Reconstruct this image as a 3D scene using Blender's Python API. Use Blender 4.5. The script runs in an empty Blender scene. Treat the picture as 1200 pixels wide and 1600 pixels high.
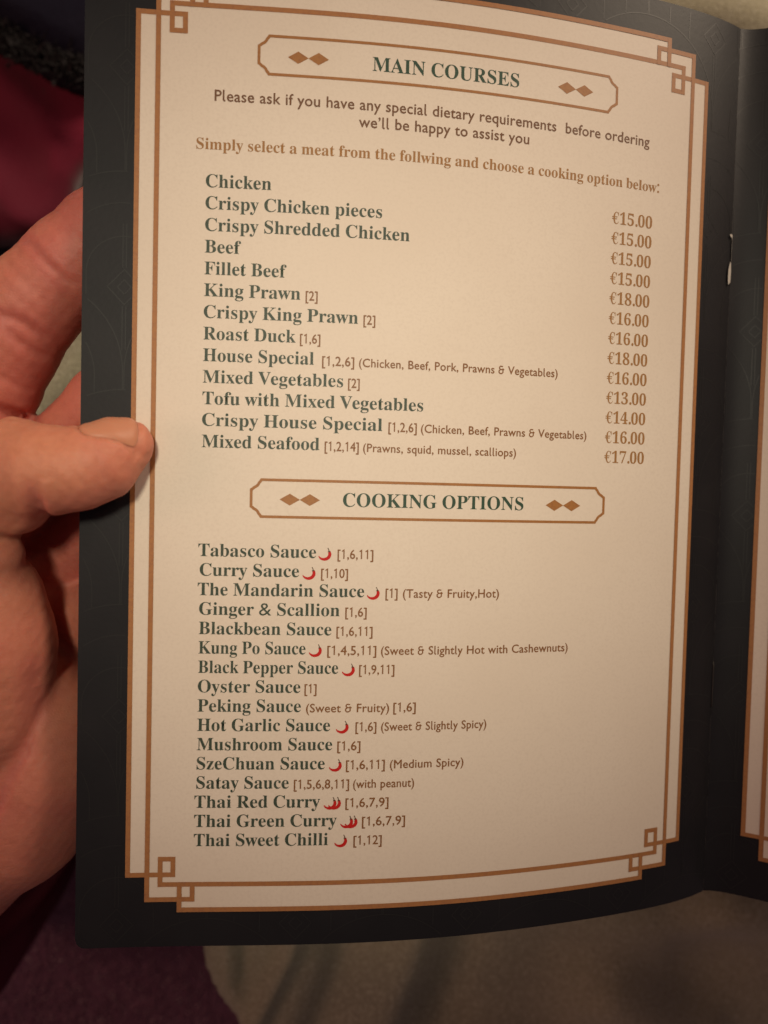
import bpy, math, random
import numpy as np
from mathutils import Matrix, Vector

random.seed(4); rng = np.random.default_rng(4)
scene = bpy.context.scene
C = scene.collection
MM = 0.001

# ------------------------------------------------------------------ camera
CAM = np.array([48.28995272, -62.5569339, 141.49461378])
CAM_ROT = (-0.02893329, -0.10379854, 0.023183)
def rotm(r):
    a, b, c = r
    Rx = np.array([[1,0,0],[0,math.cos(a),-math.sin(a)],[0,math.sin(a),math.cos(a)]])
    Ry = np.array([[math.cos(b),0,math.sin(b)],[0,1,0],[-math.sin(b),0,math.cos(b)]])
    Rz = np.array([[math.cos(c),-math.sin(c),0],[math.sin(c),math.cos(c),0],[0,0,1]])
    return Rz @ Ry @ Rx
cd = bpy.data.cameras.new('camera'); cam = bpy.data.objects.new('camera', cd); C.objects.link(cam)
R = rotm(CAM_ROT)
cam.matrix_world = Matrix([[*R[0], CAM[0]*MM], [*R[1], CAM[1]*MM], [*R[2], CAM[2]*MM], [0,0,0,1]])
cd.sensor_fit = 'VERTICAL'; cd.sensor_height = 36.0; cd.lens = 1028.8/1600*36
cd.clip_start = 0.005; cd.clip_end = 20
cd.dof.use_dof = True; cd.dof.focus_distance = 0.1435; cd.dof.aperture_fstop = 8.5
scene.camera = cam

# ------------------------------------------------------------------ world, lamps, exposure
world = bpy.data.worlds.new('World'); scene.world = world; world.use_nodes = True
bg = world.node_tree.nodes['Background']
bg.inputs[0].default_value = (0.80, 0.52, 0.56, 1); bg.inputs[1].default_value = 0.095
def area(name, loc, target, size, watts, col, size_y=None):
    l = bpy.data.lights.new(name, 'AREA'); l.energy = watts; l.color = col; l.size = size
    if size_y: l.shape = 'RECTANGLE'; l.size_y = size_y
    o = bpy.data.objects.new(name, l); o.location = loc
    o.rotation_euler = (Vector(target)-Vector(loc)).to_track_quat('-Z', 'Y').to_euler(); C.objects.link(o); return o
# warm ceiling downlight above the table, a little beyond the hand, and two added fill lights
def spot(name, loc, target, watts, col, deg, blend, radius):
    l = bpy.data.lights.new(name, 'SPOT'); l.energy = watts; l.color = col; l.spot_size = math.radians(deg); l.spot_blend = blend; l.shadow_soft_size = radius
    o = bpy.data.objects.new(name, l); o.location = loc
    o.rotation_euler = (Vector(target)-Vector(loc)).to_track_quat('-Z', 'Y').to_euler(); C.objects.link(o); return o
spot('downlight', (0.02, 0.14, 0.80), (0.052, -0.046, 0), 18.8, (1.0, 0.91, 0.70), 18.2, 1.0, 0.06)
area('left_fill', (-0.75, -0.05, 0.45), (0, -0.05, 0), 0.35, 1.25, (1.0, 0.56, 0.42))  # added fill from the left, brightens the hand; stands for no known lamp
area('top_right_fill', (0.40, 0.36, 0.22), (0.15, 0.05, -0.07), 0.16, 1.7, (1.0, 0.80, 0.60))  # added fill beyond the top right, lifts the cloth behind; stands for no known lamp
scene.view_settings.view_transform = 'Standard'; scene.view_settings.look = 'None'
scene.view_settings.exposure = 0.0; scene.view_settings.gamma = 1.0
scene.render.engine = 'CYCLES'
scene.cycles.max_bounces = 6

# ------------------------------------------------------------------ materials
def mat(name, col, rough=0.6, spec=0.5, noise=None, bump=None, sheen=0.0, metallic=0.0, sss=0.0, sss_rad=(1,.35,.2), sss_scale=0.003, coat=0):
    """noise=(scale, other colour, contrast lo, hi); bump=list of (kind, scale, strength, distance)"""
    m = bpy.data.materials.new(name); m.use_nodes = True; nt = m.node_tree; N = nt.nodes; L = nt.links
    b = N['Principled BSDF']; b.inputs['Base Color'].default_value = (*col, 1)
    b.inputs['Roughness'].default_value = rough; b.inputs['Specular IOR Level'].default_value = spec
    b.inputs['Metallic'].default_value = metallic
    if sheen: b.inputs['Sheen Weight'].default_value = sheen
    if coat: b.inputs['Coat Weight'].default_value = coat; b.inputs['Coat Roughness'].default_value = .35
    if sss:
        b.inputs['Subsurface Weight'].default_value = sss; b.inputs['Subsurface Radius'].default_value = sss_rad
        b.inputs['Subsurface Scale'].default_value = sss_scale
    tc = N.new('ShaderNodeTexCoord')
    out = None
    if noise:
        for k, (sc, c2, lo, hi) in enumerate(noise):
            n = N.new('ShaderNodeTexNoise'); n.inputs['Scale'].default_value = sc; n.inputs['Detail'].default_value = 5
            L.new(tc.outputs['Object'], n.inputs['Vector'])
            r = N.new('ShaderNodeMapRange'); r.inputs[1].default_value = lo; r.inputs[2].default_value = hi
            L.new(n.outputs[0], r.inputs[0])
            mx = N.new('ShaderNodeMix'); mx.data_type = 'RGBA'; L.new(r.outputs[0], mx.inputs[0])
            if out is None: mx.inputs[6].default_value = (*col, 1)
            else: L.new(out, mx.inputs[6])
            mx.inputs[7].default_value = (*c2, 1); out = mx.outputs[2]
        L.new(out, b.inputs['Base Color'])
    if bump:
        prev = None
        for kind, sc, st, dist in bump:
            if kind == 'noise':
                t = N.new('ShaderNodeTexNoise'); t.inputs['Scale'].default_value = sc; t.inputs['Detail'].default_value = 4; o = t.outputs[0]
            elif kind == 'voronoi':
                t = N.new('ShaderNodeTexVoronoi'); t.inputs['Scale'].default_value = sc; t.feature = 'DISTANCE_TO_EDGE'; o = t.outputs[0]
            elif kind == 'weave':
                t = N.new('ShaderNodeTexWave'); t.inputs['Scale'].default_value = sc; t.inputs['Distortion'].default_value = 1.0
                t.bands_direction = 'DIAGONAL'; o = t.outputs[1]
            L.new(tc.outputs['Object'], t.inputs['Vector'])
            bp = N.new('ShaderNodeBump'); bp.inputs['Strength'].default_value = st; bp.inputs['Distance'].default_value = dist
            L.new(o, bp.inputs['Height'])
            if prev: L.new(prev, bp.inputs['Normal'])
            prev = bp.outputs[0]
        L.new(prev, b.inputs['Normal'])
    return m
M = {}
M['dark'] = mat('charcoal_coated_paper', (.010,.0095,.0115), .50, .27, noise=[(60,(.013,.012,.014),.4,.65)], bump=[('noise',900,.10,.0002)])
M['pattern'] = mat('pattern_ink', (.0145,.0140,.0145), .46, .33)
M['cream'] = mat('cream_print', (.76,.655,.55), .5, .3, noise=[(25,(.73,.62,.515),.4,.7),(1600,(.70,.595,.495),.45,.80)], bump=[('noise',1500,.12,.0001)])
M['border'] = mat('copper_border_ink', (.39,.170,.062), .5, .3, noise=[(1500,(.32,.135,.06),.45,.75)])
M['frame'] = mat('bronze_frame_ink', (.36,.155,.045), .5, .35, noise=[(1500,(.30,.12,.04),.45,.75)])
M['title'] = mat('dark_green_title_ink', (.032,.070,.045), .5, .3)
M['dish'] = mat('grey_green_ink', (.045,.066,.046), .5, .3, noise=[(1400,(.09,.105,.075),.5,.8)])
M['note'] = mat('brown_ink', (.23,.095,.032), .5, .3)
M['intro'] = mat('grey_brown_ink', (.17,.078,.038), .5, .3)
M['price'] = mat('bronze_ink', (.34,.165,.055), .5, .3)
M['chilli'] = mat('chilli_red_ink', (.52,.016,.013), .55, .2)
M['stem'] = mat('chilli_stem_ink', (.10,.045,.02), .5, .3)
M['edge'] = mat('worn_paper_edge', (.30,.27,.24), .8, .2, noise=[(400,(.05,.045,.04),.45,.6)])
M['cover'] = mat('cover_card', (.030,.027,.026), .5, .5)
M['steel'] = mat('staple_wire', (.10,.092,.085), .45, .5, metallic=1.0)
M['scuff'] = mat('scuffed_paper', (.50,.45,.40), .8, .2)
M['nail'] = mat('thumb_nail', (.56,.235,.14), .45, .35, sss=.35, sss_scale=.0015, bump=[('noise',500,.08,.0002)])
M['leatherette'] = mat('maroon_leatherette', (.20,.070,.115), .50, .5, noise=[(9,(.16,.055,.085),.4,.65),(160,(.26,.10,.14),.5,.8)], bump=[('voronoi',300,1.0,.003)])
M['trouser'] = mat('olive_beige_cloth', (.38,.35,.235), .9, .2, sheen=.15, noise=[(14,(.30,.28,.20),.4,.65),(800,(.47,.44,.32),.45,.75),(1300,(.21,.19,.14),.5,.8)], bump=[('noise',1100,.5,.0006)])
M['crimson'] = mat('crimson_cloth', (.37,.022,.065), .8, .3, sheen=.2, noise=[(12,(.20,.014,.038),.35,.65)], bump=[('noise',500,.3,.0006)])
M['maroon'] = mat('dark_maroon_cloth', (.11,.008,.022), .85, .3, noise=[(20,(.08,.008,.018),.4,.65)])
M['coat'] = mat('dark_navy_cloth', (.016,.015,.030), .9, .2, noise=[(30,(.026,.025,.040),.45,.7)], bump=[('noise',300,.5,.001)])
M['fleece'] = mat('grey_fleece', (.050,.046,.046), .95, .1, noise=[(120,(.03,.027,.028),.4,.65)], bump=[('noise',400,.8,.002)])
M['pink'] = mat('coral_cloth', (.36,.12,.105), .85, .2, noise=[(40,(.42,.12,.11),.4,.65)])

# skin: red/orange tone follows a painted 'redness' attribute plus mottling
def skin_mat():
    m = bpy.data.materials.new('skin'); m.use_nodes = True; nt = m.node_tree; N = nt.nodes; L = nt.links
    b = N['Principled BSDF']; b.inputs['Roughness'].default_value = .56; b.inputs['Specular IOR Level'].default_value = .42
    b.inputs['Subsurface Weight'].default_value = .45; b.inputs['Subsurface Radius'].default_value = (1, .32, .16); b.inputs['Subsurface Scale'].default_value = .0028
    at = N.new('ShaderNodeAttribute'); at.attribute_name = 'redness'
    tc = N.new('ShaderNodeTexCoord')
    def noise(s, d=4):
        n = N.new('ShaderNodeTexNoise'); n.inputs['Scale'].default_value = s; n.inputs['Detail'].default_value = d; L.new(tc.outputs['Object'], n.inputs['Vector']); return n.outputs[0]
    ad = N.new('ShaderNodeMath'); ad.operation = 'MULTIPLY_ADD'; L.new(noise(90), ad.inputs[0]); ad.inputs[1].default_value = .9; ad.inputs[2].default_value = -.45
    a2 = N.new('ShaderNodeMath'); a2.operation = 'ADD'; a2.use_clamp = True; L.new(ad.outputs[0], a2.inputs[0]); L.new(at.outputs['Fac'], a2.inputs[1])
    mx = N.new('ShaderNodeMix'); mx.data_type = 'RGBA'; L.new(a2.outputs[0], mx.inputs[0])
    mx.inputs[6].default_value = (.62,.245,.145,1); mx.inputs[7].default_value = (.57,.165,.125,1)
    m2 = N.new('ShaderNodeMix'); m2.data_type = 'RGBA'; m2.blend_type = 'MULTIPLY'; 
    mr = N.new('ShaderNodeMapRange'); mr.inputs[1].default_value = .35; mr.inputs[2].default_value = .7; L.new(noise(700, 3), mr.inputs[0])
    mr.inputs[3].default_value = 0; mr.inputs[4].default_value = .35
    L.new(mr.outputs[0], m2.inputs[0]); L.new(mx.outputs[2], m2.inputs[6]); m2.inputs[7].default_value = (.80,.66,.60,1)
    # a small mole on the index finger
    L.new(m2.outputs[2], b.inputs['Base Color'])
    v = N.new('ShaderNodeTexVoronoi'); v.feature = 'DISTANCE_TO_EDGE'; v.inputs['Scale'].default_value = 1300; L.new(tc.outputs['Object'], v.inputs['Vector'])
    b1 = N.new('ShaderNodeBump'); b1.inputs['Strength'].default_value = .18; b1.inputs['Distance'].default_value = .0003; L.new(v.outputs[0], b1.inputs['Height'])
    mp = N.new('ShaderNodeMapping'); mp.inputs['Scale'].default_value = (1, 3.2, 1); mp.inputs['Rotation'].default_value = (0, 0, .5); L.new(tc.outputs['Object'], mp.inputs['Vector'])
    n3 = N.new('ShaderNodeTexNoise'); n3.inputs['Scale'].default_value = 260; n3.inputs['Detail'].default_value = 6; L.new(mp.outputs[0], n3.inputs['Vector'])
    b2 = N.new('ShaderNodeBump'); b2.inputs['Strength'].default_value = .25; b2.inputs['Distance'].default_value = .0004; L.new(n3.outputs[0], b2.inputs['Height']); L.new(b1.outputs[0], b2.inputs['Normal'])
    L.new(b2.outputs[0], b.inputs['Normal'])
    return m
M['skin'] = skin_mat()

# ------------------------------------------------------------------ object helpers
def tag(o, label=None, cat=None, group=None, kind=None):
    if label: o['label'] = label
    if cat: o['category'] = cat
    if group: o['group'] = group
    if kind: o['kind'] = kind
    return o
def empty(name, loc=(0,0,0)):
    o = bpy.data.objects.new(name, None); o.empty_display_size = .02; o.location = loc; C.objects.link(o); return o
def mesh_obj(name, verts, faces, mats, parent=None, smooth=True, midx=None):
    """verts in millimetres"""
    me = bpy.data.meshes.new(name); v = (np.asarray(verts, float)*MM)
    me.from_pydata(v.tolist(), [], [list(map(int, f)) for f in faces])
    for m in (mats if isinstance(mats, (list, tuple)) else [mats]): me.materials.append(m)
    if smooth: me.polygons.foreach_set('use_smooth', [True]*len(me.polygons))
    if midx is not None: me.polygons.foreach_set('material_index', midx)
    me.update()
    o = bpy.data.objects.new(name, me); C.objects.link(o)
    if parent: o.parent = parent
    return o

# ------------------------------------------------------------------ the shape of the two open pages (page coordinates u, v in mm)
W = 148.0; VT = -50.49; VB = 159.44
TH = (-0.44286399, 0.87186068, 0.80577316, -2.08054819, 1.27220171); TW = 0.08324376
GX, GW = np.polynomial.legendre.leggauss(12)
def ang(s): return TH[0]*s + TH[1]*s**2 + TH[2]*s**3 + TH[3]*s**5 + TH[4]*s**8
def left_page(u, v, h=0.0):
    u = np.asarray(u, float); v = np.asarray(v, float); s = u/W; k = 1+TW*v/100
    t = s[:, None]*(GX+1)/2; A = ang(t)*k[:, None]
    X = (np.cos(A)*GW).sum(1)*s/2*W; Z = (np.sin(A)*GW).sum(1)*s/2*W
    a = ang(s)*k
    return np.stack([X+np.sin(a)*h, -v, -Z+np.cos(a)*h], 1)
RB = (-0.488, -0.045, 0.59)
def right_page(u, v, h=0.0):
    u = np.asarray(u, float); v = np.asarray(v, float)
    c = left_page(np.full(len(v), W), v)
    g = lambda t, vv: RB[0]+RB[1]*vv/100+RB[2]*np.exp(-t/4.0)+.45*np.clip((t-14)/60, 0, 1.3)
    t = u[:, None]*(GX+1)/2; A = g(t, v[:, None])
    X = (np.cos(A)*GW).sum(1)*u/2; Z = (np.sin(A)*GW).sum(1)*u/2; a = g(u, v)
    return np.stack([c[:, 0]+X+np.sin(a)*h, -v, c[:, 2]-Z+np.cos(a)*h], 1)

class Sheet:
    """collects flat print laid on a page"""
    def __init__(s, fn=left_page): s.uv = []; s.h = []; s.f = []; s.mi = []; s.fn = fn
    def add(s, uv, faces, h, mi=0):
        o = len(s.uv); s.uv += [tuple(p) for p in uv]; s.h += [h]*len(uv)
        s.f += [[i+o for i in f] for f in faces]; s.mi += [mi]*len(faces)
    def rect(s, u0, v0, u1, v1, h, step=2.0, mi=0):
        nu = max(1, int(math.ceil(abs(u1-u0)/step))); nv = max(1, int(math.ceil(abs(v1-v0)/12)))
        uv = [(u0+(u1-u0)*i/nu, v0+(v1-v0)*j/nv) for j in range(nv+1) for i in range(nu+1)]
        s.add(uv, [[j*(nu+1)+i, (j+1)*(nu+1)+i, (j+1)*(nu+1)+i+1, j*(nu+1)+i+1] for j in range(nv) for i in range(nu)], h, mi)
    def ribbon(s, pts, w, h, closed=False, step=2.0, mi=0):
        P = []
        n = len(pts); rngn = n if closed else n-1
        for i in range(rngn):
            a = np.array(pts[i], float); b = np.array(pts[(i+1) % n], float); m = max(1, int(np.linalg.norm(b-a)/step))
            for j in range(m): P.append(a+(b-a)*j/m)
        if not closed: P.append(np.array(pts[-1], float))
        n = len(P); uv = []
        for i in range(n):
            p = P[i]; a = P[i-1] if (i > 0 or closed) else None; b = P[(i+1) % n] if (i < n-1 or closed) else None
            d1 = (p-a)/np.linalg.norm(p-a) if a is not None else None; d2 = (b-p)/np.linalg.norm(b-p) if b is not None else None
            if d1 is None: d1 = d2
            if d2 is None: d2 = d1
            t = d1+d2; t /= max(1e-6, np.linalg.norm(t)); nn = np.array([-t[1], t[0]]); c = max(.45, abs(nn @ np.array([-d1[1], d1[0]])))
            uv += [p+nn*w/2/c, p-nn*w/2/c]
        f = [[2*i, 2*i+1, (2*i+3) % (2*n), (2*i+2) % (2*n)] for i in range(n if closed else n-1)]
        s.add(uv, f, h, mi)
    def build(s, name, mats, parent, label=None, kind=None):
        uv = np.array(s.uv); P = s.fn(uv[:, 0], uv[:, 1], np.array(s.h))
        # make every face look at the viewer
        F = []
        for f in s.f:
            a, b, c = uv[f[0]], uv[f[1]], uv[f[2]]
            cr = (b[0]-a[0])*(c[1]-a[1])-(b[1]-a[1])*(c[0]-a[0])
            F.append(f[::-1] if cr > 0 else f)
        o = mesh_obj(name, P, F, mats, parent, True, s.mi if any(s.mi) else None)
        return tag(o, label, kind=kind)

# ------------------------------------------------------------------ menu
menu = tag(empty('menu', (0.074, -0.055, -0.0)), 'open charcoal and cream restaurant menu booklet held in the hand, main courses page facing up', 'menu')
MO = np.array([74.0, -55.0, 0.0])
def into_menu(o):
    o.parent = menu; o.matrix_parent_inverse = Matrix.Translation((-0.074, 0.055, 0.0)); return o

def page_sheet(fn, u0, u1, r, thick, h0, outer_left):
    """closed sheet with rounded outer corners; edge faces get the worn edge material"""
    us = np.concatenate([np.linspace(0, 3, 10), np.linspace(4, u1-u0, 76)]) if outer_left else np.concatenate([np.linspace(0, 30, 50), np.linspace(32, u1-u0-3, 40), np.linspace(u1-u0-2.6, u1-u0, 9)])
    us = us+u0; nv = 40
    V = []; F = []; mi = []
    n = len(us)
    for side, h in ((0, h0), (1, h0-thick)):
        U = []; VV = []
        for u in us:
            d = (u-us[0]) if outer_left else (us[-1]-u)
            cut = r-math.sqrt(max(0, r*r-(r-d)**2)) if d < r else 0
            vs = np.linspace(VT+cut, VB-cut, nv)
            U += [u]*nv; VV += vs.tolist()
        V.append(fn(np.array(U), np.array(VV), h))
    V = np.concatenate(V); o = n*nv
    for i in range(n-1):
        for j in range(nv-1):
            a = i*nv+j
            F.append([a, a+1, a+nv+1, a+nv]); mi.append(0)
            F.append([o+a, o+a+nv, o+a+nv+1, o+a+1]); mi.append(0)
    loop = [i*nv for i in range(n)] + [(n-1)*nv+j for j in range(1, nv)] + [i*nv+nv-1 for i in range(n-2, -1, -1)] + [j for j in range(nv-2, 0, -1)]
    for k in range(len(loop)):
        a, b = loop[k], loop[(k+1) % len(loop)]; F.append([a, b, b+o, a+o]); mi.append(1)
    return V, F, mi
V, F, mi = page_sheet(left_page, 0, W, 2.2, .28, 0.0, True)
pageL = into_menu(mesh_obj('page', V, F, [M['dark'], M['edge']], None, True, mi)); pageL['label'] = 'left page with the main courses and cooking options'
V, F, mi = page_sheet(right_page, 0.05, 148, 2.2, .28, 0.0, False)
pageR = into_menu(mesh_obj('page', V, F, [M['dark'], M['edge']], None, True, mi)); pageR['label'] = 'right page, only its inner margin in view'
V, F, mi = page_sheet(lambda u, v, h: left_page(u, v, h), .15, W, 2.2, .40, -.42, True)
into_menu(mesh_obj('cover', V, F, [M['cover'], M['edge']], None, True, mi))
V, F, mi = page_sheet(right_page, 0.0, 147.6, 2.2, .40, -.42, False)
into_menu(mesh_obj('cover', V, F, [M['cover'], M['edge']], None, True, mi))
for o in (pageL, pageR):
    o.data.set_sharp_from_angle(angle=math.radians(50)) if hasattr(o.data, 'set_sharp_from_angle') else None
def on_page(o, page=None):
    """attach an already world-placed print mesh to its page"""
    p = page or pageL; o.parent = p; return o

UL = (10.58, 14.58, 17.3, 19.95, 21.35, 24.05)
CU = 74.05; CV = 54.65
def mir_u(u): return 2*CU-u
def mir_v(v): return 2*CV-v
OB, IB, S1, S2, SQ = 151.5, 146.05, 143.95, 149.25, 140.6
def decorate(fn, page, flip=False):
    fx = (lambda u: u)
    # cream panel with stepped corners
    s = Sheet(fn)
    cols = [(UL[0], UL[1], S1), (UL[1], UL[4], S2), (UL[4], mir_u(UL[4]), OB), (mir_u(UL[4]), mir_u(UL[1]), S2), (mir_u(UL[1]), mir_u(UL[0]), S1)]
    for a, b, vb in cols: s.rect(a, mir_v(vb), b, vb, .045, 1.5)
    on_page(s.build('panel', M['cream'], None), page)
    w = 1.0; e = w/2
    def H(s, u0, u1, v, h=.085):
        u0, u1 = sorted((u0, u1)); s.rect(u0-e, v-e, u1+e, v+e, h, 1.5)
    def Vv(s, u, v0, v1, h=.10):
        v0, v1 = sorted((v0, v1)); s.rect(u-e, v0-e, u+e, v1+e, h, 1.5)
    A = Sheet(fn); BB = [Sheet(fn), Sheet(fn)]; DD = [Sheet(fn), Sheet(fn)]
    for mu, B in ((lambda u: u, BB[0]), (mir_u, BB[1])):
        Vv(A, mu(UL[0]), mir_v(S1), S1); Vv(B, mu(UL[1]), mir_v(S2), S2, .12)
        for mv, D in ((lambda v: v, DD[0]), (mir_v, DD[1])):
            H(A, mu(UL[0]), mu(UL[3]), mv(S1)); Vv(A, mu(UL[3]), mv(S1), mv(SQ)); H(A, mu(UL[3]), mu(UL[2]), mv(SQ)); Vv(A, mu(UL[2]), mv(SQ), mv(IB))
            H(B, mu(UL[1]), mu(UL[5]), mv(S2), .11); Vv(B, mu(UL[5]), mv(S2), mv(IB), .12)
            Vv(D, mu(UL[4]), mv(IB), mv(OB), .14)
    for mv, D in ((lambda v: v, DD[0]), (mir_v, DD[1])):
        H(A, UL[2], mir_u(UL[2]), mv(IB)); H(D, UL[4], mir_u(UL[4]), mv(OB), .13)
    for q in (A, *BB, *DD): on_page(q.build('border_line', M['border'], None), page)
    # faint art-deco scale pattern in the dark margins
    p = Sheet(fn); r0 = 18.75; rows = []
    cols_ = [(8.4+37.5*k, 0) for k in range(-1, 5)] + [(8.4+18.75+37.5*k, 1) for k in range(-1, 5)]
    cent = [(cx, 21.2+44.5*j+22.25*st) for cx, st in cols_ for j in range(-3, 5)]
    arcs = ((18.6, 4.9), (13.0, 4.1), (7.6, 2.7))
    def blocked(u, v, cx, cy):
        for (ax, ay) in cent:
            if ay > cy+1 and ay < cy+50 and abs(ax-cx) < 38:
                yc = ay-4.9
                if (u-ax)**2+(v-yc)**2 < 18.4**2 and v < yc+1: return True
                if v >= yc and abs(u-ax) < 18.4 and v < yc+20: return True
        return False
    def inmargin(u, v):
        if not (0.6 < u < 147.6 and VT+.6 < v < VB-.6): return False
        for a, b, vb in cols:
            if a-.7 < u < b+.7 and mir_v(vb)-.7 < v < vb+.7: return False
        return True
    def trace(pts, cx, cy, w=.22, clip=True):
        run = []
        for q in pts:
            ok = inmargin(*q) and not (clip and blocked(q[0], q[1], cx, cy))
            if ok: run.append(q)
            if (not ok) and len(run) > 1: p.ribbon(run, w, .03, step=1.2); run = []
            elif not ok: run = []
        if len(run) > 1: p.ribbon(run, w, .03, step=1.2)
    for (cx, cy) in cent:
        if cy < VT-45 or cy > VB+45: continue
        for r, off in arcs:
            yc = cy-off
            pts = [(cx-r, yc+t) for t in np.linspace(26, .6, 27)] + [(cx-r*math.cos(a), yc-r*math.sin(a)) for a in np.linspace(0, math.pi, 60)] + [(cx+r, yc+t) for t in np.linspace(.6, 26, 27)]
            trace(pts, cx, cy)
        for d in (3.4, 1.4):
            q = [(cx-d, cy), (cx, cy-d*1.05), (cx+d, cy), (cx, cy+d*1.05), (cx-d, cy)]
            pts = [(q[i][0]+(q[i+1][0]-q[i][0])*t, q[i][1]+(q[i+1][1]-q[i][1])*t) for i in range(4) for t in np.linspace(0, .999, 8)]
            trace(pts, cx, cy, clip=False)
        for du in (-.35, .35):
            trace([(cx+du, cy-3.9-t) for t in np.linspace(0, 9, 10)], cx, cy); trace([(cx+du, cy+3.9+t) for t in np.linspace(0, 9, 10)], cx, cy)
    on_page(p.build('scale_pattern', M['pattern'], None, kind='stuff'), page)
decorate(left_page, pageL); decorate(lambda u, v, h=0.0: right_page(np.asarray(u)-2.05, v, h), pageR)

# ---- lettering --------------------------------------------------------
def bold(c):
    if 'A' <= c <= 'Z': return chr(0x1D400+ord(c)-65)
    if 'a' <= c <= 'z': return chr(0x1D41A+ord(c)-97)
    if '0' <= c <= '9': return chr(0x1D7CE+ord(c)-48)
    return c
_cache = {}
def raw_mesh(txt, res=3):
    cu = bpy.data.curves.new('glyph', 'FONT'); cu.body = txt; cu.resolution_u = res
    o = bpy.data.objects.new('glyph', cu); C.objects.link(o)
    dg = bpy.context.evaluated_depsgraph_get(); me = bpy.data.meshes.new_from_object(o.evaluated_get(dg), depsgraph=dg)
    co = np.zeros(len(me.vertices)*3); me.vertices.foreach_get('co', co); co = co.reshape(-1, 3)[:, :2]
    fs = [tuple(p.vertices) for p in me.polygons]
    bpy.data.objects.remove(o); bpy.data.curves.remove(cu); bpy.data.meshes.remove(me)
    return co, fs
def poly_ribbon(pts, w):
    s = Sheet(); s.ribbon([(a, -b) for a, b in pts], w, 0, step=9); return np.array([(u, -v) for u, v in s.uv]), [tuple(f) for f in s.f]
def merge(parts):
    co = []; fs = []
    for c, f in parts:
        o = len(co); co += [tuple(p) for p in c]; fs += [tuple(i+o for i in g) for g in f]
    return np.array(co), fs
def glyph(c, serif):
    k = (c, serif)
    if k in _cache: return _cache[k]
    ch = bold(c) if serif else c; res = 4 if serif else 3
    if c == ' ': g = (np.zeros((0, 2)), [], .25 if serif else .29)
    elif c == '\u20ac' and serif:
        co, fs = raw_mesh(bold('C'), res); co = co*np.array([.62, 1.0])+np.array([.05, 0])
        bars = [poly_ribbon([(-.01, .40), (.36, .40)], .05), poly_ribbon([(-.02, .29), (.33, .29)], .05)]
        g = (*merge([(co, fs)]+bars), .50)
    elif c == '1' and not serif:
        g = (*merge([poly_ribbon([(.11, .56), (.27, .655), (.27, 0)], .075)]), .50)
    elif c == '&' and not serif:
        g = (*merge([poly_ribbon([(.42, .62), (.20, .645), (.11, .56), (.12, .44), (.22, .37), (.55, .37)], .078), poly_ribbon([(.22, .36), (.08, .27), (.07, .13), (.17, .025), (.33, .03), (.44, .12), (.44, .46)], .078)]), .60)
    else:
        co, fs = raw_mesh(ch, res)
        if c in '.:,' and serif: co = (co-np.array([0, 0]))*1.35
        a, _ = raw_mesh(ch+'I', res); b, _ = raw_mesh('I', res)
        last = a[:, 0].max()-b[:, 0].max()
        if c in '.:,' and serif: last *= 1.0
        if c == 'l' and not serif:
            x = co[:, 0].max(); co, fs = merge([poly_ribbon([(x-.045, .70), (x-.045, .09), (x-.01, .035), (x+.06, .02)], .078)]); last += .05
        if c == '&' and serif:
            co, fs = merge([(co, fs)]+[(co+np.array([d, 0]), fs) for d in ()]); co = co*np.array([1.12, 1.0]); last *= 1.12
        g = (co, fs, last)
    _cache[k] = g; return g
TRACK = {True: 0.0, False: 0.018}
def line(name, txt, serif, size, u0, u1, v, m, label, hsize=None):
    x = 0; parts = []
    for c in txt:
        co, fs, adv = glyph(c, serif)
        if len(co): parts.append((co+np.array([x, 0]), fs, c))
        x += adv+TRACK[serif]
    allx = np.concatenate([p[0][:, 0] for p in parts]); x0, x1 = allx.min(), allx.max()
    sx = (u1-u0)/(x1-x0) if u1 else size; s = Sheet()
    for k, (co, fs, c) in enumerate(parts):
        uv = np.stack([u0+(co[:, 0]-x0)*sx, v-co[:, 1]*size], 1)
        if serif: s.add(uv, fs, .075+.006*(k % 2))
        else:
            e = .013*size
            for q, (dx, dy) in enumerate(((-e, 0), (e, 0), (0, e*.8), (0, -e*.8))): s.add(uv+np.array([dx, dy]), fs, .072+.004*q+.016*(k % 2))
    return on_page(s.build(name, M[m], None, label))
def dish(txt, v, u1, u0=24.55): line('dish_name', txt, True, 3.87, u0, u1, v, 'dish', 'dark green dish name reading "%s"' % txt)
def note(txt, u0, u1, v, size=2.75): line('small_note', txt, False, size, u0, u1, v, 'note', 'small brown note reading "%s"' % txt)
line('heading', 'MAIN COURSES', True, 4.2, 58.41, 90.27, -25.8, 'title', 'dark green heading reading "MAIN COURSES"')
line('heading', 'COOKING OPTIONS', True, 4.2, 54.17, 94.0, 65.3, 'title', 'dark green heading reading "COOKING OPTIONS"')
line('intro_text', 'Please ask if you have any special dietary requirements  before ordering', False, 3.25, 26.1, 122.3, -17.6, 'intro', 'brown line asking about dietary requirements')
line('intro_text', 'we\u2019ll be happy to assist you', False, 3.25, 55.85, 92.9, -14.05, 'intro', 'brown line reading "we\u2019ll be happy to assist you"')
line('intro_text', 'Simply select a meat from the follwing and choose a cooking option below:', True, 3.3, 22.5, 125.3, -7.7, 'price', 'bronze bold line about selecting a meat')
RS = 4.463
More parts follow.
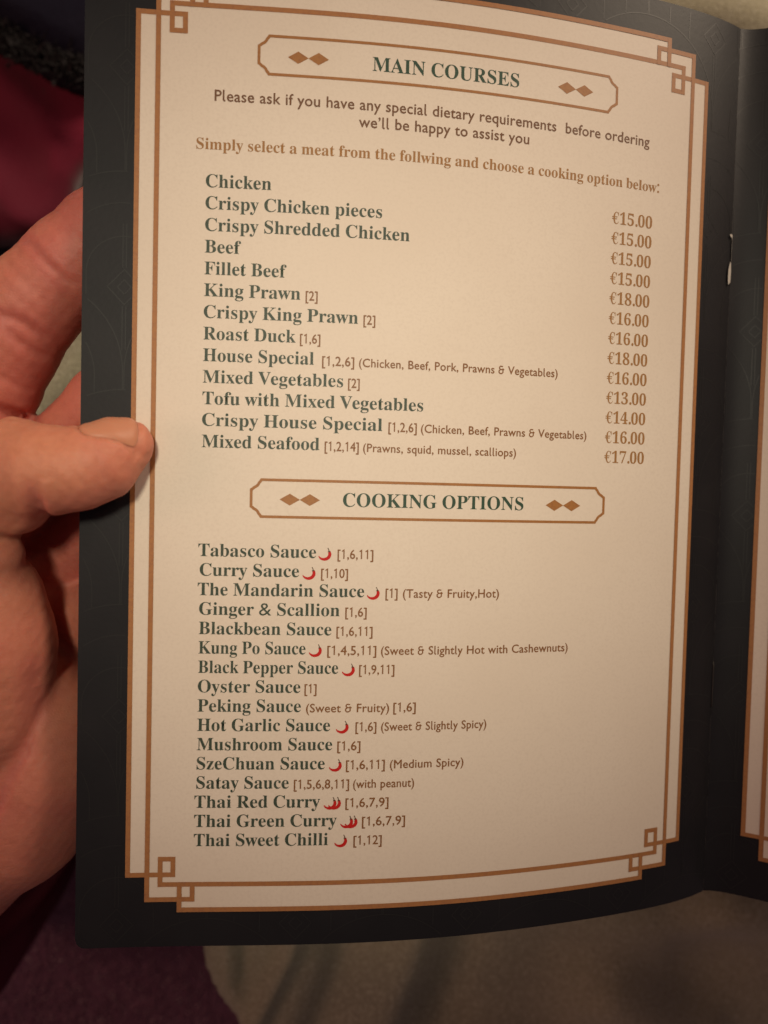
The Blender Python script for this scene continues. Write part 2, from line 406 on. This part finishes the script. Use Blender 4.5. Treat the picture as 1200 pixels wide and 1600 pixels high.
mains = [('Chicken', 37.97, []), ('Crispy Chicken pieces', 61.11, []), ('Crispy Shredded Chicken', 67.07, []), ('Beef', 31.95, []), ('Fillet Beef', 41.4, []),
 ('King Prawn', 44.39, [('[2]', 45.5, 47.95)]), ('Crispy King Prawn', 56.55, [('[2]', 57.7, 60.15)]), ('Roast Duck', 43.59, [('[1,6]', 44.5, 48.7)]),
 ('House Special', 47.46, [('[1,2,6]', 49.2, 55.9), ('(Chicken, Beef, Pork, Prawns & Vegetables)', 56.95, 101.2)]), ('Mixed Vegetables', 53.68, [('[2]', 54.75, 57.15)]),
 ('Tofu with Mixed Vegetables', 70.86, []), ('Crispy House Special', 62.17, [('[1,2,6]', 63.5, 69.55), ('(Chicken, Beef, Prawns & Vegetables)', 70.5, 108.7)]),
 ('Mixed Seafood', 48.98, [('[1,2,14]', 50.1, 57.25), ('(Prawns, squid, mussel, scalliops)', 58.2, 91.9)])]
prices = '15.00 15.00 15.00 15.00 18.00 16.00 16.00 18.00 16.00 13.00 14.00 16.00 17.00'.split()
for i, (t, u1, ns) in enumerate(mains):
    dish(t, RS*i, u1)
    for (n, a, b) in ns: note(n, a, b, RS*i+.05, 2.8 if n[0] == '[' else 2.55)
    line('price', '\u20ac'+prices[i], True, 3.87, 113.4, 123.75, RS*i+.6, 'price', 'bronze price \u20ac%s' % prices[i])
# chilli pictures
def chilli(u, v, n=1):
    """one or two crescent chillies whose left tip starts at u, standing about baseline v"""
    s = Sheet()
    for k in range(n):
        o = .95*k; cx, cy = u+1.42+o, v-1.22; L = []; Rr = []
        A = np.linspace(math.radians(158), math.radians(-30), 18)
        for j, a in enumerate(A):
            t = j/17; w = .08+.62*math.sin(math.pi*min(1, t*.74+.02))**.85
            px, py = cx+1.22*math.cos(a), cy+1.12*math.sin(a); nx, ny = math.cos(a), math.sin(a)
            L.append((px-nx*w*.5, py-ny*w*.5)); Rr.append((px+nx*w*.5, py+ny*w*.5))
        uv = L+Rr; h = .075+.015*k
        s.add(uv, [[j, j+1, 18+j+1, 18+j] for j in range(17)], h, 0)
        e = ((L[-1][0]+Rr[-1][0])/2, (L[-1][1]+Rr[-1][1])/2)
        s.ribbon([(e[0]-.02, e[1]+.12), (e[0]-.05, e[1]-.32), (e[0]-.28, e[1]-.75)], .17, h+.008, step=.3, mi=1)
        s.ribbon([(e[0]-.22, e[1]+.05), (e[0], e[1]-.08), (e[0]+.2, e[1]+.1)], .24, h+.012, step=.2, mi=1)
    on_page(s.build('chilli_icon', [M['chilli'], M['stem']], None, 'pair of red chillies printed after the dish name' if n == 2 else None))
cooks = [('Tabasco Sauce', 48.76, 49.0, 1, [('[1,6,11]', 53.3, 60.85)]), ('Curry Sauce', 45.25, 45.75, 1, [('[1,10]', 49.9, 55.55)]),
 ('The Mandarin Sauce', 59.11, 59.45, 1, [('[1]', 63.7, 66.25), ('(Tasty & Fruity,Hot)', 67.45, 88.85)]), ('Ginger & Scallion', 53.98, 0, 0, [('[1,6]', 55.2, 59.7)]),
 ('Blackbean Sauce', 52.31, 0, 0, [('[1,6,11]', 53.4, 61.05)]), ('Kung Po Sauce', 46.93, 47.4, 1, [('[1,4,5,11]', 51.55, 61.95), ('(Sweet & Slightly Hot with Cashewnuts)', 63.0, 105.7)]),
 ('Black Pepper Sauce', 53.92, 54.5, 1, [('[1,9,11]', 58.4, 65.95)]), ('Oyster Sauce', 46.01, 0, 0, [('[1]', 46.9, 49.4)]),
 ('Peking Sauce', 46.19, 0, 0, [('(Sweet & Fruity)', 47.3, 65.0), ('[1,6]', 65.95, 70.8)]), ('Hot Garlic Sauce', 52.47, 53.45, 1, [('[1,6]', 57.9, 62.35), ('(Sweet & Slightly Spicy)', 63.4, 86.75)]),
 ('Mushroom Sauce', 53.0, 0, 0, [('[1,6]', 54.1, 59.0)]), ('SzeChuan Sauce', 51.5, 52.15, 1, [('[1,6,11]', 56.05, 64.35), ('(Medium Spicy)', 65.5, 81.75)]),
 ('Satay Sauce', 43.94, 0, 0, [('[1,5,6,8,11]', 45.05, 56.75), ('(with peanut)', 57.65, 70.85)]), ('Thai Red Curry', 50.67, 51.2, 2, [('[1,6,7,9]', 56.1, 65.35)]),
 ('Thai Green Curry', 54.31, 54.85, 2, [('[1,6,7,9]', 59.75, 69.05)]), ('Thai Sweet Chilli', 52.52, 53.65, 1, [('[1,12]', 58.0, 64.05)])]
for i, (t, u1, cu_, nc, ns) in enumerate(cooks):
    v = 76.306+4.1037*i
    dish(t, v, u1, 24.55 - (.35 if t[0] == 'T' else 0))
    if nc: chilli(cu_, v+.35, nc)
    for (n, a, b) in ns: note(n, a, b, v+.05, 2.8 if n[0] == '[' else 2.65)
# heading frames with scooped corners, and their diamonds
def heading_frame(v0):
    a, b, t, bo = 34.95, 113.6, v0-7.75, v0; r = 1.75; k = .35
    pts = []
    def corner(cx, cy, s1, s2, rev):
        q = [(cx+s1*r*math.sin(f), cy+s2*r*math.cos(f)) for f in np.linspace(0.12, math.pi/2-.12, 7)]
        q = [(cx+s1*0, cy+s2*(r+k)), (cx+s1*.35, cy+s2*(r+k*.4))]+q[1:-1]+[(cx+s1*(r+k*.4), cy+s2*.35), (cx+s1*(r+k), cy)]
        return q[::-1] if rev else q
    pts += corner(a, t, 1, 1, False) + corner(b, t, -1, 1, True) + corner(b, bo, -1, -1, False) + corner(a, bo, 1, -1, True)
    s = Sheet(); s.ribbon(pts, .58, .08, closed=True, step=1.5)
    on_page(s.build('heading_frame', M['frame'], None))
    vc = v0-3.7
    for u in (43.0, 47.2, 101.4, 105.6):
        s = Sheet(); s.add([(u-2.12, vc), (u, vc-1.25), (u+2.12, vc), (u, vc+1.25)], [[0, 1, 2, 3]], .08); on_page(s.build('diamond', M['frame'], None))
heading_frame(-23.62); heading_frame(67.78)

# staples in the fold and the scuff and small pale patch beside the upper one
def tube(path, r, n=8):
    P = [np.array(p, float) for p in path]; V = []; F = []
    for i, p in enumerate(P):
        t = P[min(i+1, len(P)-1)]-P[max(i-1, 0)]; t /= np.linalg.norm(t); a = np.cross(t, (0.3, 0, 1)); a /= np.linalg.norm(a); b = np.cross(t, a)
        for k in range(n): V.append(p+r*(math.cos(k*2*math.pi/n)*a+math.sin(k*2*math.pi/n)*b))
    for i in range(len(P)-1):
        for k in range(n): F.append([i*n+k, i*n+(k+1) % n, (i+1)*n+(k+1) % n, (i+1)*n+k])
    F.append(list(range(n))[::-1]); F.append([(len(P)-1)*n+k for k in range(n)])
    return V, F
for k, (v0, v1) in enumerate(((-1.4, 10.0), (102.0, 113.2))):
    def cr(v, z): p = left_page([W], [v])[0]; return p+np.array([0, 0, z])
    pth = [cr(v0, -1), cr(v0, .02), cr(v0+.35, .20)] + [cr(v, .22) for v in np.linspace(v0+1, v1-1, 6)] + [cr(v1-.35, .20), cr(v1, .02), cr(v1, -1)]
    V, F = tube(pth, .14)
    into_menu(mesh_obj('staple', V, F, M['steel']))
    if k == 0:
        s = Sheet(); s.add([(147.3, v1-5.3), (146.7, v1-3.2), (146.7, v1-.6), (146.9, v1+.3), (147.6, v1-.4), (147.75, v1-3.0), (147.6, v1-5)], [[0, 1, 2, 3, 4, 5, 6]], .4)
        on_page(s.build('scuff', M['scuff'], None, 'pale torn scuff beside the upper staple'))
        s = Sheet(); s.add([(146.7, v0-.1), (147.3, v0-.5), (147.85, v0-.1), (147.5, v0+.5)], [[0, 1, 2, 3]], .4); on_page(s.build('scuff', M['scuff'], None, 'small pale patch at the head of the upper staple'))
# all children of the pages: undo the page's own offset so they stay where they were laid
bpy.context.view_layer.update()
for pg in (pageL, pageR):
    for ch in pg.children: ch.matrix_parent_inverse = pg.matrix_world.inverted()

# ------------------------------------------------------------------ the hand: one skin built as a smooth union of tapered limbs (mm)
THUMB = [(11.0,-53.7,4.6,4.4),(9.2,-54.5,5.3,5.4),(6.2,-57.5,6.9,7.0),(1.6,-59.2,7.9,7.5),(-4.0,-59.3,7.4,8.2),(-10.6,-59.4,3.6,9.7),(-19.5,-61.2,-3.0,11.4),(-30.6,-65.7,-10.0,13.2)]
BULGE = [(-10.7,-66.5,2.0,5.2),(-14.1,-64.2,1.0,8.0),(-22.4,-66.8,-4.0,10.7)]
FOLD = [(-17.9,-77.0,-2.0,6.1),(-25.9,-79.1,-6.0,8.1)]
INDEX = [(-31.0, -57.2, -16.0, 10.7), (-27.6, -49.3, -15.0, 8.3), (-26.2, -40.6, -15.0, 11.5), (-21.9, -30.6, -14.5, 11.7), (-14.9, -21.9, -13.5, 10.4), (-6.1, -13.1, -12.5, 9.9), (0.4, -6.4, -11.2, 9.0), (11.0, 2.5, -9.2, 7.6), (17.3, 6.6, -8.2, 6.4)]
MIDDLE = [(-32.1, -73.5, -24.0, 11.6), (-22.6, -64.5, -22.0, 10.0), (-11.6, -55.1, -20.0, 8.8), (1.3, -43.6, -14.0, 8.4), (14.9, -33.6, -9.2, 7.4), (22.0, -28.6, -7.9, 6.2)]
RING = [(-29.9,-85.2,-32.0,12.0),(-11.6,-77.5,-30.0,9.6),(7.0,-66.4,-15.0,7.9),(19.3,-60.3,-8.4,6.6)]
PINKY = [(-24.5,-95.2,-34.0,11.4),(-6.9,-94.0,-28.0,8.7),(9.2,-86.8,-13.0,6.7),(17.1,-84.0,-7.5,5.7)]
THENAR = [(-21.2,-86.4,-5.0,11.4),(-23.3,-96.4,-7.0,14.4),(-26.7,-108.4,-10.0,16.2),(-36.0,-125.9,-17.0,18.3),(-48.1,-144.4,-25.0,19.2)]
HOLLOW = [(-32.3,-77.3,-34.0,14.6),(-24.1,-95.0,-33.0,14.3),(-21.2,-113.7,-30.0,14.4)]
HEEL = [(-14.0,-116.9,-18.0,13.4),(-14.8,-127.1,-19.0,13.8),(-22.1,-139.3,-22.0,16.8),(-40.5,-152.0,-30.0,20.7)]
WRIST = [(-47.6,-149.6,-32.0,24.0),(-85.8,-184.1,-42.0,26.0),(-122.0,-216.0,-52.0,29.0)]
def smin(a, b, k):
    h = np.clip(.5+.5*(b-a)/k, 0, 1); return b*(1-h)+a*h-k*h*(1-h)
def chain(P, sp, k=2.5):
    d = None
    for a, b in zip(sp[:-1], sp[1:]):
        A = np.array(a[:3]); B = np.array(b[:3]); ab = B-A
        t = np.clip(((P-A) @ ab)/(ab @ ab), 0, 1); q = np.linalg.norm(P-A-t[:, None]*ab, axis=1)-(a[3]+(b[3]-a[3])*t)
        d = q if d is None else smin(d, q, k)
    return d
def seg_dist(P, pts):
    P = P[:, :2]; best = np.full(len(P), 1e9)
    for a, b in zip(pts[:-1], pts[1:]):
        A = np.array(a[:2]); B = np.array(b[:2]); ab = B-A; t = np.clip(((P-A) @ ab)/(ab @ ab), 0, 1)
        best = np.minimum(best, np.linalg.norm(P-A-t[:, None]*ab, axis=1))
    return best
CREASES = [
 ([(-3.2, -62.5), (-3.0, -65.2), (-3.7, -67.9), (-6.0, -71.5), (-8.9, -73.8)], 1.2, 1.1, (-8, 16)),
 ([(7.6, -55.2), (8.6, -59.3), (9.6, -62.8)], .16, .5, (2, 16)),
 ([(4.4, -56.7), (5.1, -60.6), (6.2, -64.1)], .14, .5, (2, 16)),
 ([(-12.9,-11.0),(-11.6,-12.3),(-8.2,-16.0),(-5.0,-18.9),(-1.4,-20.2)], .4, .8, (-13, 6)),
 ([(-23,-25.6),(-18.1,-26.8),(-13.4,-28.3),(-11.2,-30.0),(-9.2,-31.6)], .55, 1.1, (-15, 6)),
 ([(-23,-26.8),(-17.6,-28.8),(-14.4,-32.0),(-12.1,-33.7),(-8.9,-33.9)], .5, 1.1, (-15, 6)),
 ([(-24,-45.0),(-19.7,-46.3),(-17.1,-47.1),(-14.5,-48.6)], 1.2, 1.3, (-14, 6)),
 ([(-9.3,-99),(-9.6,-104),(-10.1,-111.4),(-12.1,-119.1),(-14.4,-124.0),(-19.6,-135.5)], .45, .9, (-22, 8)),
 ([(-12.0,-51.4),(-10.6,-50.9),(-8.8,-51.8),(-7.6,-52.8)], .35, .4, (2, 20)),
 ([(-12.5,-52.6),(-10.2,-52.4),(-8.2,-53.6)], .3, .35, (2, 20)),
 ([(-3.4,-54.2),(-1.6,-55.4),(-0.3,-56.8)], .22, .35, (6, 20)),
 ([(-4.6,-54.8),(-2.6,-56.4),(-1.6,-58.2)], .18, .35, (6, 20)),
 ([(3.0,-64.5),(3.3,-62.6),(3.0,-60.9)], .15, .35, (6, 20)),
 ([(4.6,-64.1),(5.0,-62.4)], .12, .3, (6, 20)),
 ([(-27,-36),(-20,-38.5),(-14,-42)], .25, .8, (-12, 6)),
 ([(-19,-14.6),(-13,-19.5),(-7,-25)], .18, .9, (-10, 6)),
 ([(-20,-93),(-15,-103),(-14,-113)], .16, .8, (-5, 12)),
]
# nail frame on the thumb tip: axis along the thumb, normal up the picture and towards the viewer
NC = np.array([8.4, -55.9, 6.2]); NA = np.array([1.0, .20, -.20]); NA /= np.linalg.norm(NA)
NN = np.array([-.10, .93, .36]); NN -= NA*(NN @ NA); NN /= np.linalg.norm(NN); NB = np.cross(NN, NA)
NL, NW = 5.3, 4.7   # half length, half width
def nail_edge(P):
    """signed outside distance to the nail outline, in the nail's own plane; large on the other side of the thumb"""
    q = P-NC; a = q @ NA; b = q @ NB; n = q @ NN
    e = (np.abs((a-.3)/NL)**3.0+np.abs(b/NW)**3.0)**(1/3.0); d = (e-1)*NW
    return np.where(n > 0, d, 9.0)
def hand_sdf(P, detail=True):
    th = chain(P, THUMB, 2.5)
    th = smin(th, chain(P, BULGE, 2), 2.2)
    ix = chain(P, INDEX, 1.6); md = chain(P, MIDDLE, 2.5); rg = chain(P, RING, 2.5); pk = chain(P, PINKY, 2.5)
    tn = chain(P, THENAR, 6); fo = chain(P, FOLD, 2); ho = chain(P, HOLLOW, 8); he = chain(P, HEEL, 7); wr = chain(P, WRIST, 6)
    d = smin(ho, he, 5.0); d = smin(d, wr, 10); d = smin(d, rg, 2.0); d = smin(d, pk, 2.0); d = smin(d, md, 1.4); d = smin(d, ix, 1.9)
    d = smin(d, tn, 1.6); d = smin(d, fo, 1.0); d = smin(d, th, 1.2)
    if detail:
        for pts, dep, w, (z0, z1) in CREASES:
            q = seg_dist(P, pts); msk = (P[:, 2] > z0) & (P[:, 2] < z1)
            fade = np.clip(np.minimum(np.linalg.norm(P[:, :2]-np.array(pts[0]), axis=1), np.linalg.norm(P[:, :2]-np.array(pts[-1]), axis=1))/3.2, .0, 1)
            d = d + np.where(msk, fade*(dep*np.exp(-(q/w)**2)-.22*dep*np.exp(-((q-1.9*w)/(w*1.3))**2)), 0)
        e = nail_edge(P)
        d = d + .22*np.exp(-((e-.12)/.38)**2) - .18*np.exp(-((e-1.0)/.7)**2) + np.where(e < 0, .25, 0)
        d = d + .04*np.sin(P[:, 0]*.55+P[:, 1]*.31)*np.sin(P[:, 1]*.43-P[:, 2]*.5)*1.2 + .05*np.sin(P[:, 0]*1.9+1)*np.sin(P[:, 1]*1.6+P[:, 2])
    return d
def nets(lo, hi, st):
    xs = [np.arange(lo[i], hi[i]+st, st) for i in range(3)]; nx, ny, nz = map(len, xs)
    D = np.empty((nx, ny, nz), np.float32)
    YY, ZZ = np.meshgrid(xs[1], xs[2], indexing='ij')
    for i0 in range(0, nx, 16):
        xx = xs[0][i0:i0+16]
        P = np.stack([np.repeat(xx, ny*nz), np.tile(YY.ravel(), len(xx)), np.tile(ZZ.ravel(), len(xx))], 1)
        D[i0:i0+16] = hand_sdf(P, False).reshape(len(xx), ny, nz)
    S = D < 0
    cell = np.zeros((nx-1, ny-1, nz-1), np.int8)
    for a in (0, 1):
        for b in (0, 1):
            for c in (0, 1): cell += S[a:nx-1+a, b:ny-1+b, c:nz-1+c]
    act = (cell > 0) & (cell < 8); idx = np.full(cell.shape, -1, np.int64); I = np.argwhere(act); idx[act] = np.arange(len(I))
    V = np.stack([xs[k][I[:, k]]+st/2 for k in range(3)], 1); F = []
    for ax in range(3):
        s0 = [slice(None)]*3; s1 = [slice(None)]*3; s0[ax] = slice(0, -1); s1[ax] = slice(1, None)
        A = S[tuple(s0)]; B = S[tuple(s1)]; ch = A != B; E = np.argwhere(ch); o1, o2 = [k for k in range(3) if k != ax]
        ok = (E[:, o1] > 0) & (E[:, o2] > 0) & (E[:, o1] < idx.shape[o1]) & (E[:, o2] < idx.shape[o2]); E = E[ok]; flip = A[ch][ok]
        q = []
        for (p, r) in ((-1, -1), (0, -1), (0, 0), (-1, 0)):
            e = E.copy(); e[:, o1] += p; e[:, o2] += r; q.append(idx[e[:, 0], e[:, 1], e[:, 2]])
        q = np.stack(q, 1)
        rev = flip if ax != 1 else ~flip
        q = np.where(rev[:, None], q, q[:, ::-1]); F.append(q)
    return V, np.concatenate(F)
def project(V, detail, n=5):
    h = .05
    for _ in range(n):
        d = hand_sdf(V, detail); g = np.stack([hand_sdf(V+np.eye(3)[k]*h, detail)-d for k in range(3)], 1)/h
        gl = np.maximum(.3, np.linalg.norm(g, axis=1)); V = V-g*(np.clip(d, -1, 1)/gl**2)[:, None]
    return V
V, F = nets((-155, -252, -88), (30, 22, 22), 1.25)
V = project(V, False, 6)
def relax(V, F, n, lam=.5):
    for _ in range(n):
        acc = np.zeros_like(V); cnt = np.zeros(len(V))
        for k in range(4):
            a, b = F[:, k], F[:, (k+1) % 4]
            np.add.at(acc, a, V[b]); np.add.at(acc, b, V[a]); np.add.at(cnt, a, 1); np.add.at(cnt, b, 1)
        V = V+lam*(acc/cnt[:, None]-V)
    return V
V = relax(V, F, 2); V = project(V, False, 3)
def subdivide(V, F):
    E = np.sort(np.concatenate([np.stack([F[:, k], F[:, (k+1) % 4]], 1) for k in range(4)]), axis=1)
    U, inv = np.unique(E, axis=0, return_inverse=True); inv = inv.ravel(); n = len(F); nv = len(V); ne = len(U)
    V2 = np.concatenate([V, (V[U[:, 0]]+V[U[:, 1]])/2, V[F].mean(1)])
    e = [inv[k*n:(k+1)*n]+nv for k in range(4)]; c = np.arange(n)+nv+ne
    return V2, np.concatenate([np.stack([F[:, k], e[k], c, e[(k+3) % 4]], 1) for k in range(4)])
V, F = subdivide(V, F); V = project(V, False, 2)
# a second, finer pass only matters where creases are seen: near the menu edge
cen = V[F].mean(1); V = project(V, True, 4)
person = tag(empty('person', (-.03, -.10, -.02)), 'left hand holding the menu, thumb on the front and fingers behind its edge', 'person')
hand = mesh_obj('hand', V, F, M['skin'])
dI = chain(V, INDEX); dT = smin(chain(V, THUMB), chain(V, BULGE), 2); dM = np.minimum(chain(V, MIDDLE), chain(V, RING))
red = np.full(len(V), .40)
red += .55*np.exp(-np.maximum(dI, 0)/2)*np.clip((V[:, 0]+22)/18, 0, 1) + .35*np.exp(-np.maximum(dI, 0)/2)*np.clip((-30-V[:, 1])/10, 0, 1) + .35*np.exp(-np.maximum(dM, 0)/2) - .30*np.exp(-np.maximum(dT, 0)/1.5)
red += .45*np.clip((-62-V[:, 1])/4, 0, 1)*np.exp(-np.maximum(dT, 0)/1.5)*np.clip((V[:, 0]+10)/6, 0, 1)
red += .25*np.clip((V[:, 0]-4)/5, 0, 1)*np.exp(-np.maximum(dT, 0)/1.5)
red += .25*np.clip((V[:, 1]+115)/-20, 0, 1)
for pts, dep, w, zr in CREASES[:1]+CREASES[3:8]: red += .45*np.exp(-(seg_dist(V, pts)/1.8)**2)
at = hand.data.attributes.new('redness', 'FLOAT', 'POINT'); at.data.foreach_set('value', np.clip(red, 0, 1).astype(np.float32))
hand.parent = person; hand.matrix_parent_inverse = Matrix.Translation((.03, .10, .02))
# nail plate: cast its outline onto the thumb and lift it slightly
NV = []; NF = []; na, nb = 22, 18
for i in range(na+1):
    for j in range(nb+1):
        s_, t_ = -1+2*i/na, -1+2*j/nb
        # square to superellipse
        m_ = max(abs(s_), abs(t_), 1e-6); r_ = m_/((abs(s_)**3+abs(t_)**3)**(1/3)) if m_ > 1e-5 else 1
        NV.append(NC+NA*(.3+s_*r_*NL*.985)+NB*(t_*r_*NW*.985)+NN*12)
NV = np.array(NV); P = NV.copy()
for _ in range(60):
    d = hand_sdf(P, False); P = P-NN*np.clip(d, -.6, .6)[:, None]*.7
e = nail_edge(P); P = P+NN*(.30-.38*np.clip((e+.7)/.7, 0, 1))[:, None]
a_ = (P-NC) @ NA; P = P+NN*(.15*np.clip((a_-3.6)/2, 0, 1))[:, None]
for i in range(na):
    for j in range(nb):
        q = i*(nb+1)+j; NF.append([q, q+nb+1, q+nb+2, q+1])
n0 = len(P); P2 = P-NN*.35
rim = [j for j in range(nb)]+[i*(nb+1)+nb for i in range(na)]+[na*(nb+1)+j for j in range(nb, 0, -1)]+[i*(nb+1) for i in range(na, 0, -1)]
for k in range(len(rim)):
    a, b = rim[k], rim[(k+1) % len(rim)]; NF.append([a, b, b+n0, a+n0])
nail = mesh_obj('thumbnail', np.concatenate([P, P2]), NF, M['nail']); nail.parent = person; nail.matrix_parent_inverse = Matrix.Translation((.03, .10, .02))

# ------------------------------------------------------------------ things behind the menu, out of focus
def cloth(name, poly, ztop, depth, m, roll=14, ridges=(), nz=1.5, step=3.0, seed=0, dome=0, label=None, cat=None):
    """a thick soft cloth form: flat-ish top, edges rolled down, ridges = (points, height, width)"""
    P = np.array(poly, float); lo = P.min(0)-6; hi = P.max(0)+6; nx = int((hi[0]-lo[0])/step)+1; ny = int((hi[1]-lo[1])/step)+1
    # smooth the outline (Chaikin)
    for _ in range(3):
        Q = np.roll(P, -1, 0); P = np.stack([.75*P+.25*Q, .25*P+.75*Q], 1).reshape(-1, 2)
    X, Y = np.meshgrid(np.linspace(lo[0], hi[0], nx), np.linspace(lo[1], hi[1], ny), indexing='ij'); G = np.stack([X.ravel(), Y.ravel()], 1)
    d = seg_dist(G, np.concatenate([P, P[:1]])); ins = np.zeros(len(G), bool)
    x0, y0 = P[:, 0], P[:, 1]; x1, y1 = np.roll(x0, -1), np.roll(y0, -1)
    for k in range(len(P)):
        c = ((y0[k] > G[:, 1]) != (y1[k] > G[:, 1])); xi = (x1[k]-x0[k])*(G[:, 1]-y0[k])/(y1[k]-y0[k]+1e-9)+x0[k]; ins ^= c & (G[:, 0] < xi)
    keep = ins | (d < step*1.1)
    # snap outside points to the outline
    near = (~ins) & keep
    for i in np.where(near)[0]:
        A = np.stack([x0, y0], 1); B = np.stack([x1, y1], 1); ab = B-A; t = np.clip(((G[i]-A)*ab).sum(1)/((ab*ab).sum(1)+1e-9), 0, 1); q = A+t[:, None]*ab
        G[i] = q[np.argmin(((q-G[i])**2).sum(1))]
    d = np.where(ins, d, 0)
    t = np.clip(d/roll, 0, 1); z = ztop-roll*.9*(1-np.sqrt(np.clip(1-(1-t)**2, 0, 1)))+dome*(1-np.exp(-d/60))
    r = np.random.default_rng(seed)
    for _ in range(7):
        k = r.normal(size=2)/np.array([28, 34]); z += nz*np.sin(G @ k+r.uniform(0, 6))*t*.6
    for pts, hgt, w in ridges:
        q = seg_dist(G, pts); z += hgt*np.exp(-(q/w)**2)
    top = np.column_stack([G, z]); bot = np.column_stack([G, np.minimum(z-2, ztop-depth)])
    idx = np.full(nx*ny, -1); idx[keep] = np.arange(keep.sum()); n = keep.sum(); F = []
    I = idx.reshape(nx, ny); a, b, c, e = I[:-1, :-1], I[1:, :-1], I[1:, 1:], I[:-1, 1:]; ok = (a >= 0) & (b >= 0) & (c >= 0) & (e >= 0)
    Q = np.stack([a[ok], b[ok], c[ok], e[ok]], 1)
    E = np.concatenate([Q[:, [0, 1]], Q[:, [1, 2]], Q[:, [2, 3]], Q[:, [3, 0]]]); key = {tuple(x) for x in E.tolist()}
    rim = [(x, y) for x, y in key if (y, x) not in key]
    F = Q.tolist()+(Q[:, ::-1]+n).tolist()+[[y, x, x+n, y+n] for x, y in rim]
    V = np.concatenate([top[keep], bot[keep]])
    o = mesh_obj(name, V, F, m); tag(o, label, cat); return o
# leatherette bench seat under everything
n = 60; xs = np.linspace(-700, 700, n); ys = np.linspace(-800, 700, n); Vs = [(x, y, -175+6*math.sin(x/160)+5*math.cos(y/130)) for x in xs for y in ys]
Fs = [[i*n+j, (i+1)*n+j, (i+1)*n+j+1, i*n+j+1] for i in range(n-1) for j in range(n-1)]
tag(mesh_obj('seat_surface', Vs, Fs, M['leatherette']), kind='structure')
cloth('trousers', [(-61,-26),(-36,-12),(45,62),(87,124),(152,139),(272,131),(309,-87),(295,-329),(59,-307),(44,-268),(29,-249),(18,-234),(13,-222),(13,-211),(17,-201),(26,-174),(10,-111),(-38,-77),(-61,-51)], -75, 90, M['trouser'], roll=12,
      ridges=[([(50,-185),(43,-214),(31,-240),(20,-275)], 5.0, 2.6), ([(66,-180),(60,-222),(46,-262)], -6, 7), ([(31,-185),(27,-214),(26,-240)], -1.5, 3), ([(90,-190),(82,-222),(64,-270)], 6, 8), ([(104,-190),(100,-222),(86,-270)], -5, 9), ([(128,-200),(170,-206),(215,-196)], 7, 12), ([(150,-232),(185,-250),(205,-290)], 11, 12), ([(90,-252),(135,-262),(150,-300)], 9, 11), ([(190,-200),(240,-225)], 9, 12), ([(22,-204),(24,-226),(36,-258)], 2.2, 1.8),
              ([(-44,-48),(-20,-6)], 4, 5), ([(-30,-58),(-10,-20)], -4, 5), ([(110,118),(220,96)], 5, 10)], nz=1.6, step=2.2, seed=3,
      label='olive beige trousers on the lap, showing below and above the menu', cat='trousers')
cloth('coat', [(-260,-10),(-20,-20),(-5,60),(-20,250),(-260,250)], -150, 22, M['coat'], roll=12, nz=3, step=5, seed=5, label='dark coat lying flat under the crimson cloth beyond the fingers', cat='coat')
cloth('crimson_cloth', [(-150,110),(-89,112),(-71,108),(-45,103),(-25,98),(-33,78),(-47,66),(-51,54),(-54,42),(-62,35),(-84,34),(-150,30)], -128, 16, M['crimson'], roll=6,
      ridges=[([(-92,74),(-76,52),(-60,30)], 6, 7), ([(-80,98),(-60,80),(-50,60)], 3, 6), ([(-100,60),(-86,36)], 5, 8)], nz=1.2, step=2.2, seed=7, label='folded crimson red cloth at the upper left beyond the fingers', cat='cloth')
jk = cloth('jacket', [(-160,190),(0,190),(-10,110),(-30,86),(-40,87),(-52,90),(-62,96),(-80,104),(-160,104)], -108, 20, M['coat'], roll=10, nz=2, step=2.5, seed=9, label='dark navy jacket in the upper left corner with a grey fleece edge', cat='jacket')
# fleece trim: a fuzzy band of short tufts along the jacket's lower edge
tv = []; tf = []
band = [(-86,106),(-70,98),(-60,92),(-50,88),(-38,85),(-26,84)]
for i in range(2600):
    k = rng.uniform(0, len(band)-1.001); a = int(k); t = k-a; x = band[a][0]*(1-t)+band[a+1][0]*t; y = band[a][1]*(1-t)+band[a+1][1]*t
    x += rng.normal()*2.6; y += rng.normal()*2.6+1; z = -112+rng.normal()*2.0+3; d = rng.normal(size=3)*1.6; s = np.array([rng.normal(), rng.normal(), 0])*.35
    o = len(tv); p = np.array([x, y, z]); tv += [p-s, p+s, p+d+np.array([0, 0, 1.2])]; tf.append([o, o+1, o+2])
o = mesh_obj('fleece_trim', tv, tf, M['fleece'], None, False); o.parent = jk; o['kind'] = 'stuff'
cloth('maroon_cloth', [(-52.7, -223.0), (-54.5, -232.1), (-58.1, -240.4), (-63.9, -251.6), (-73.7, -262.7), (-100.3, -270.6), (-109.1, -236.6), (-78.3, -235.8), (-67.1, -234.4), (-61.8, -229.8), (-56.8, -225.2)], -112, 50, M['maroon'], roll=3, nz=.5, step=1.3, seed=11, label='pointed corner of dark maroon cloth at the lower left below the wrist', cat='cloth')
cloth('napkin', [(188,96),(197,101),(206,103),(229,105),(244,85),(197,74),(185,84)], -71, 9, M['pink'], roll=5, nz=.8, step=2, seed=12, label='coral pink cloth peeking over the top of the right page', cat='napkin')
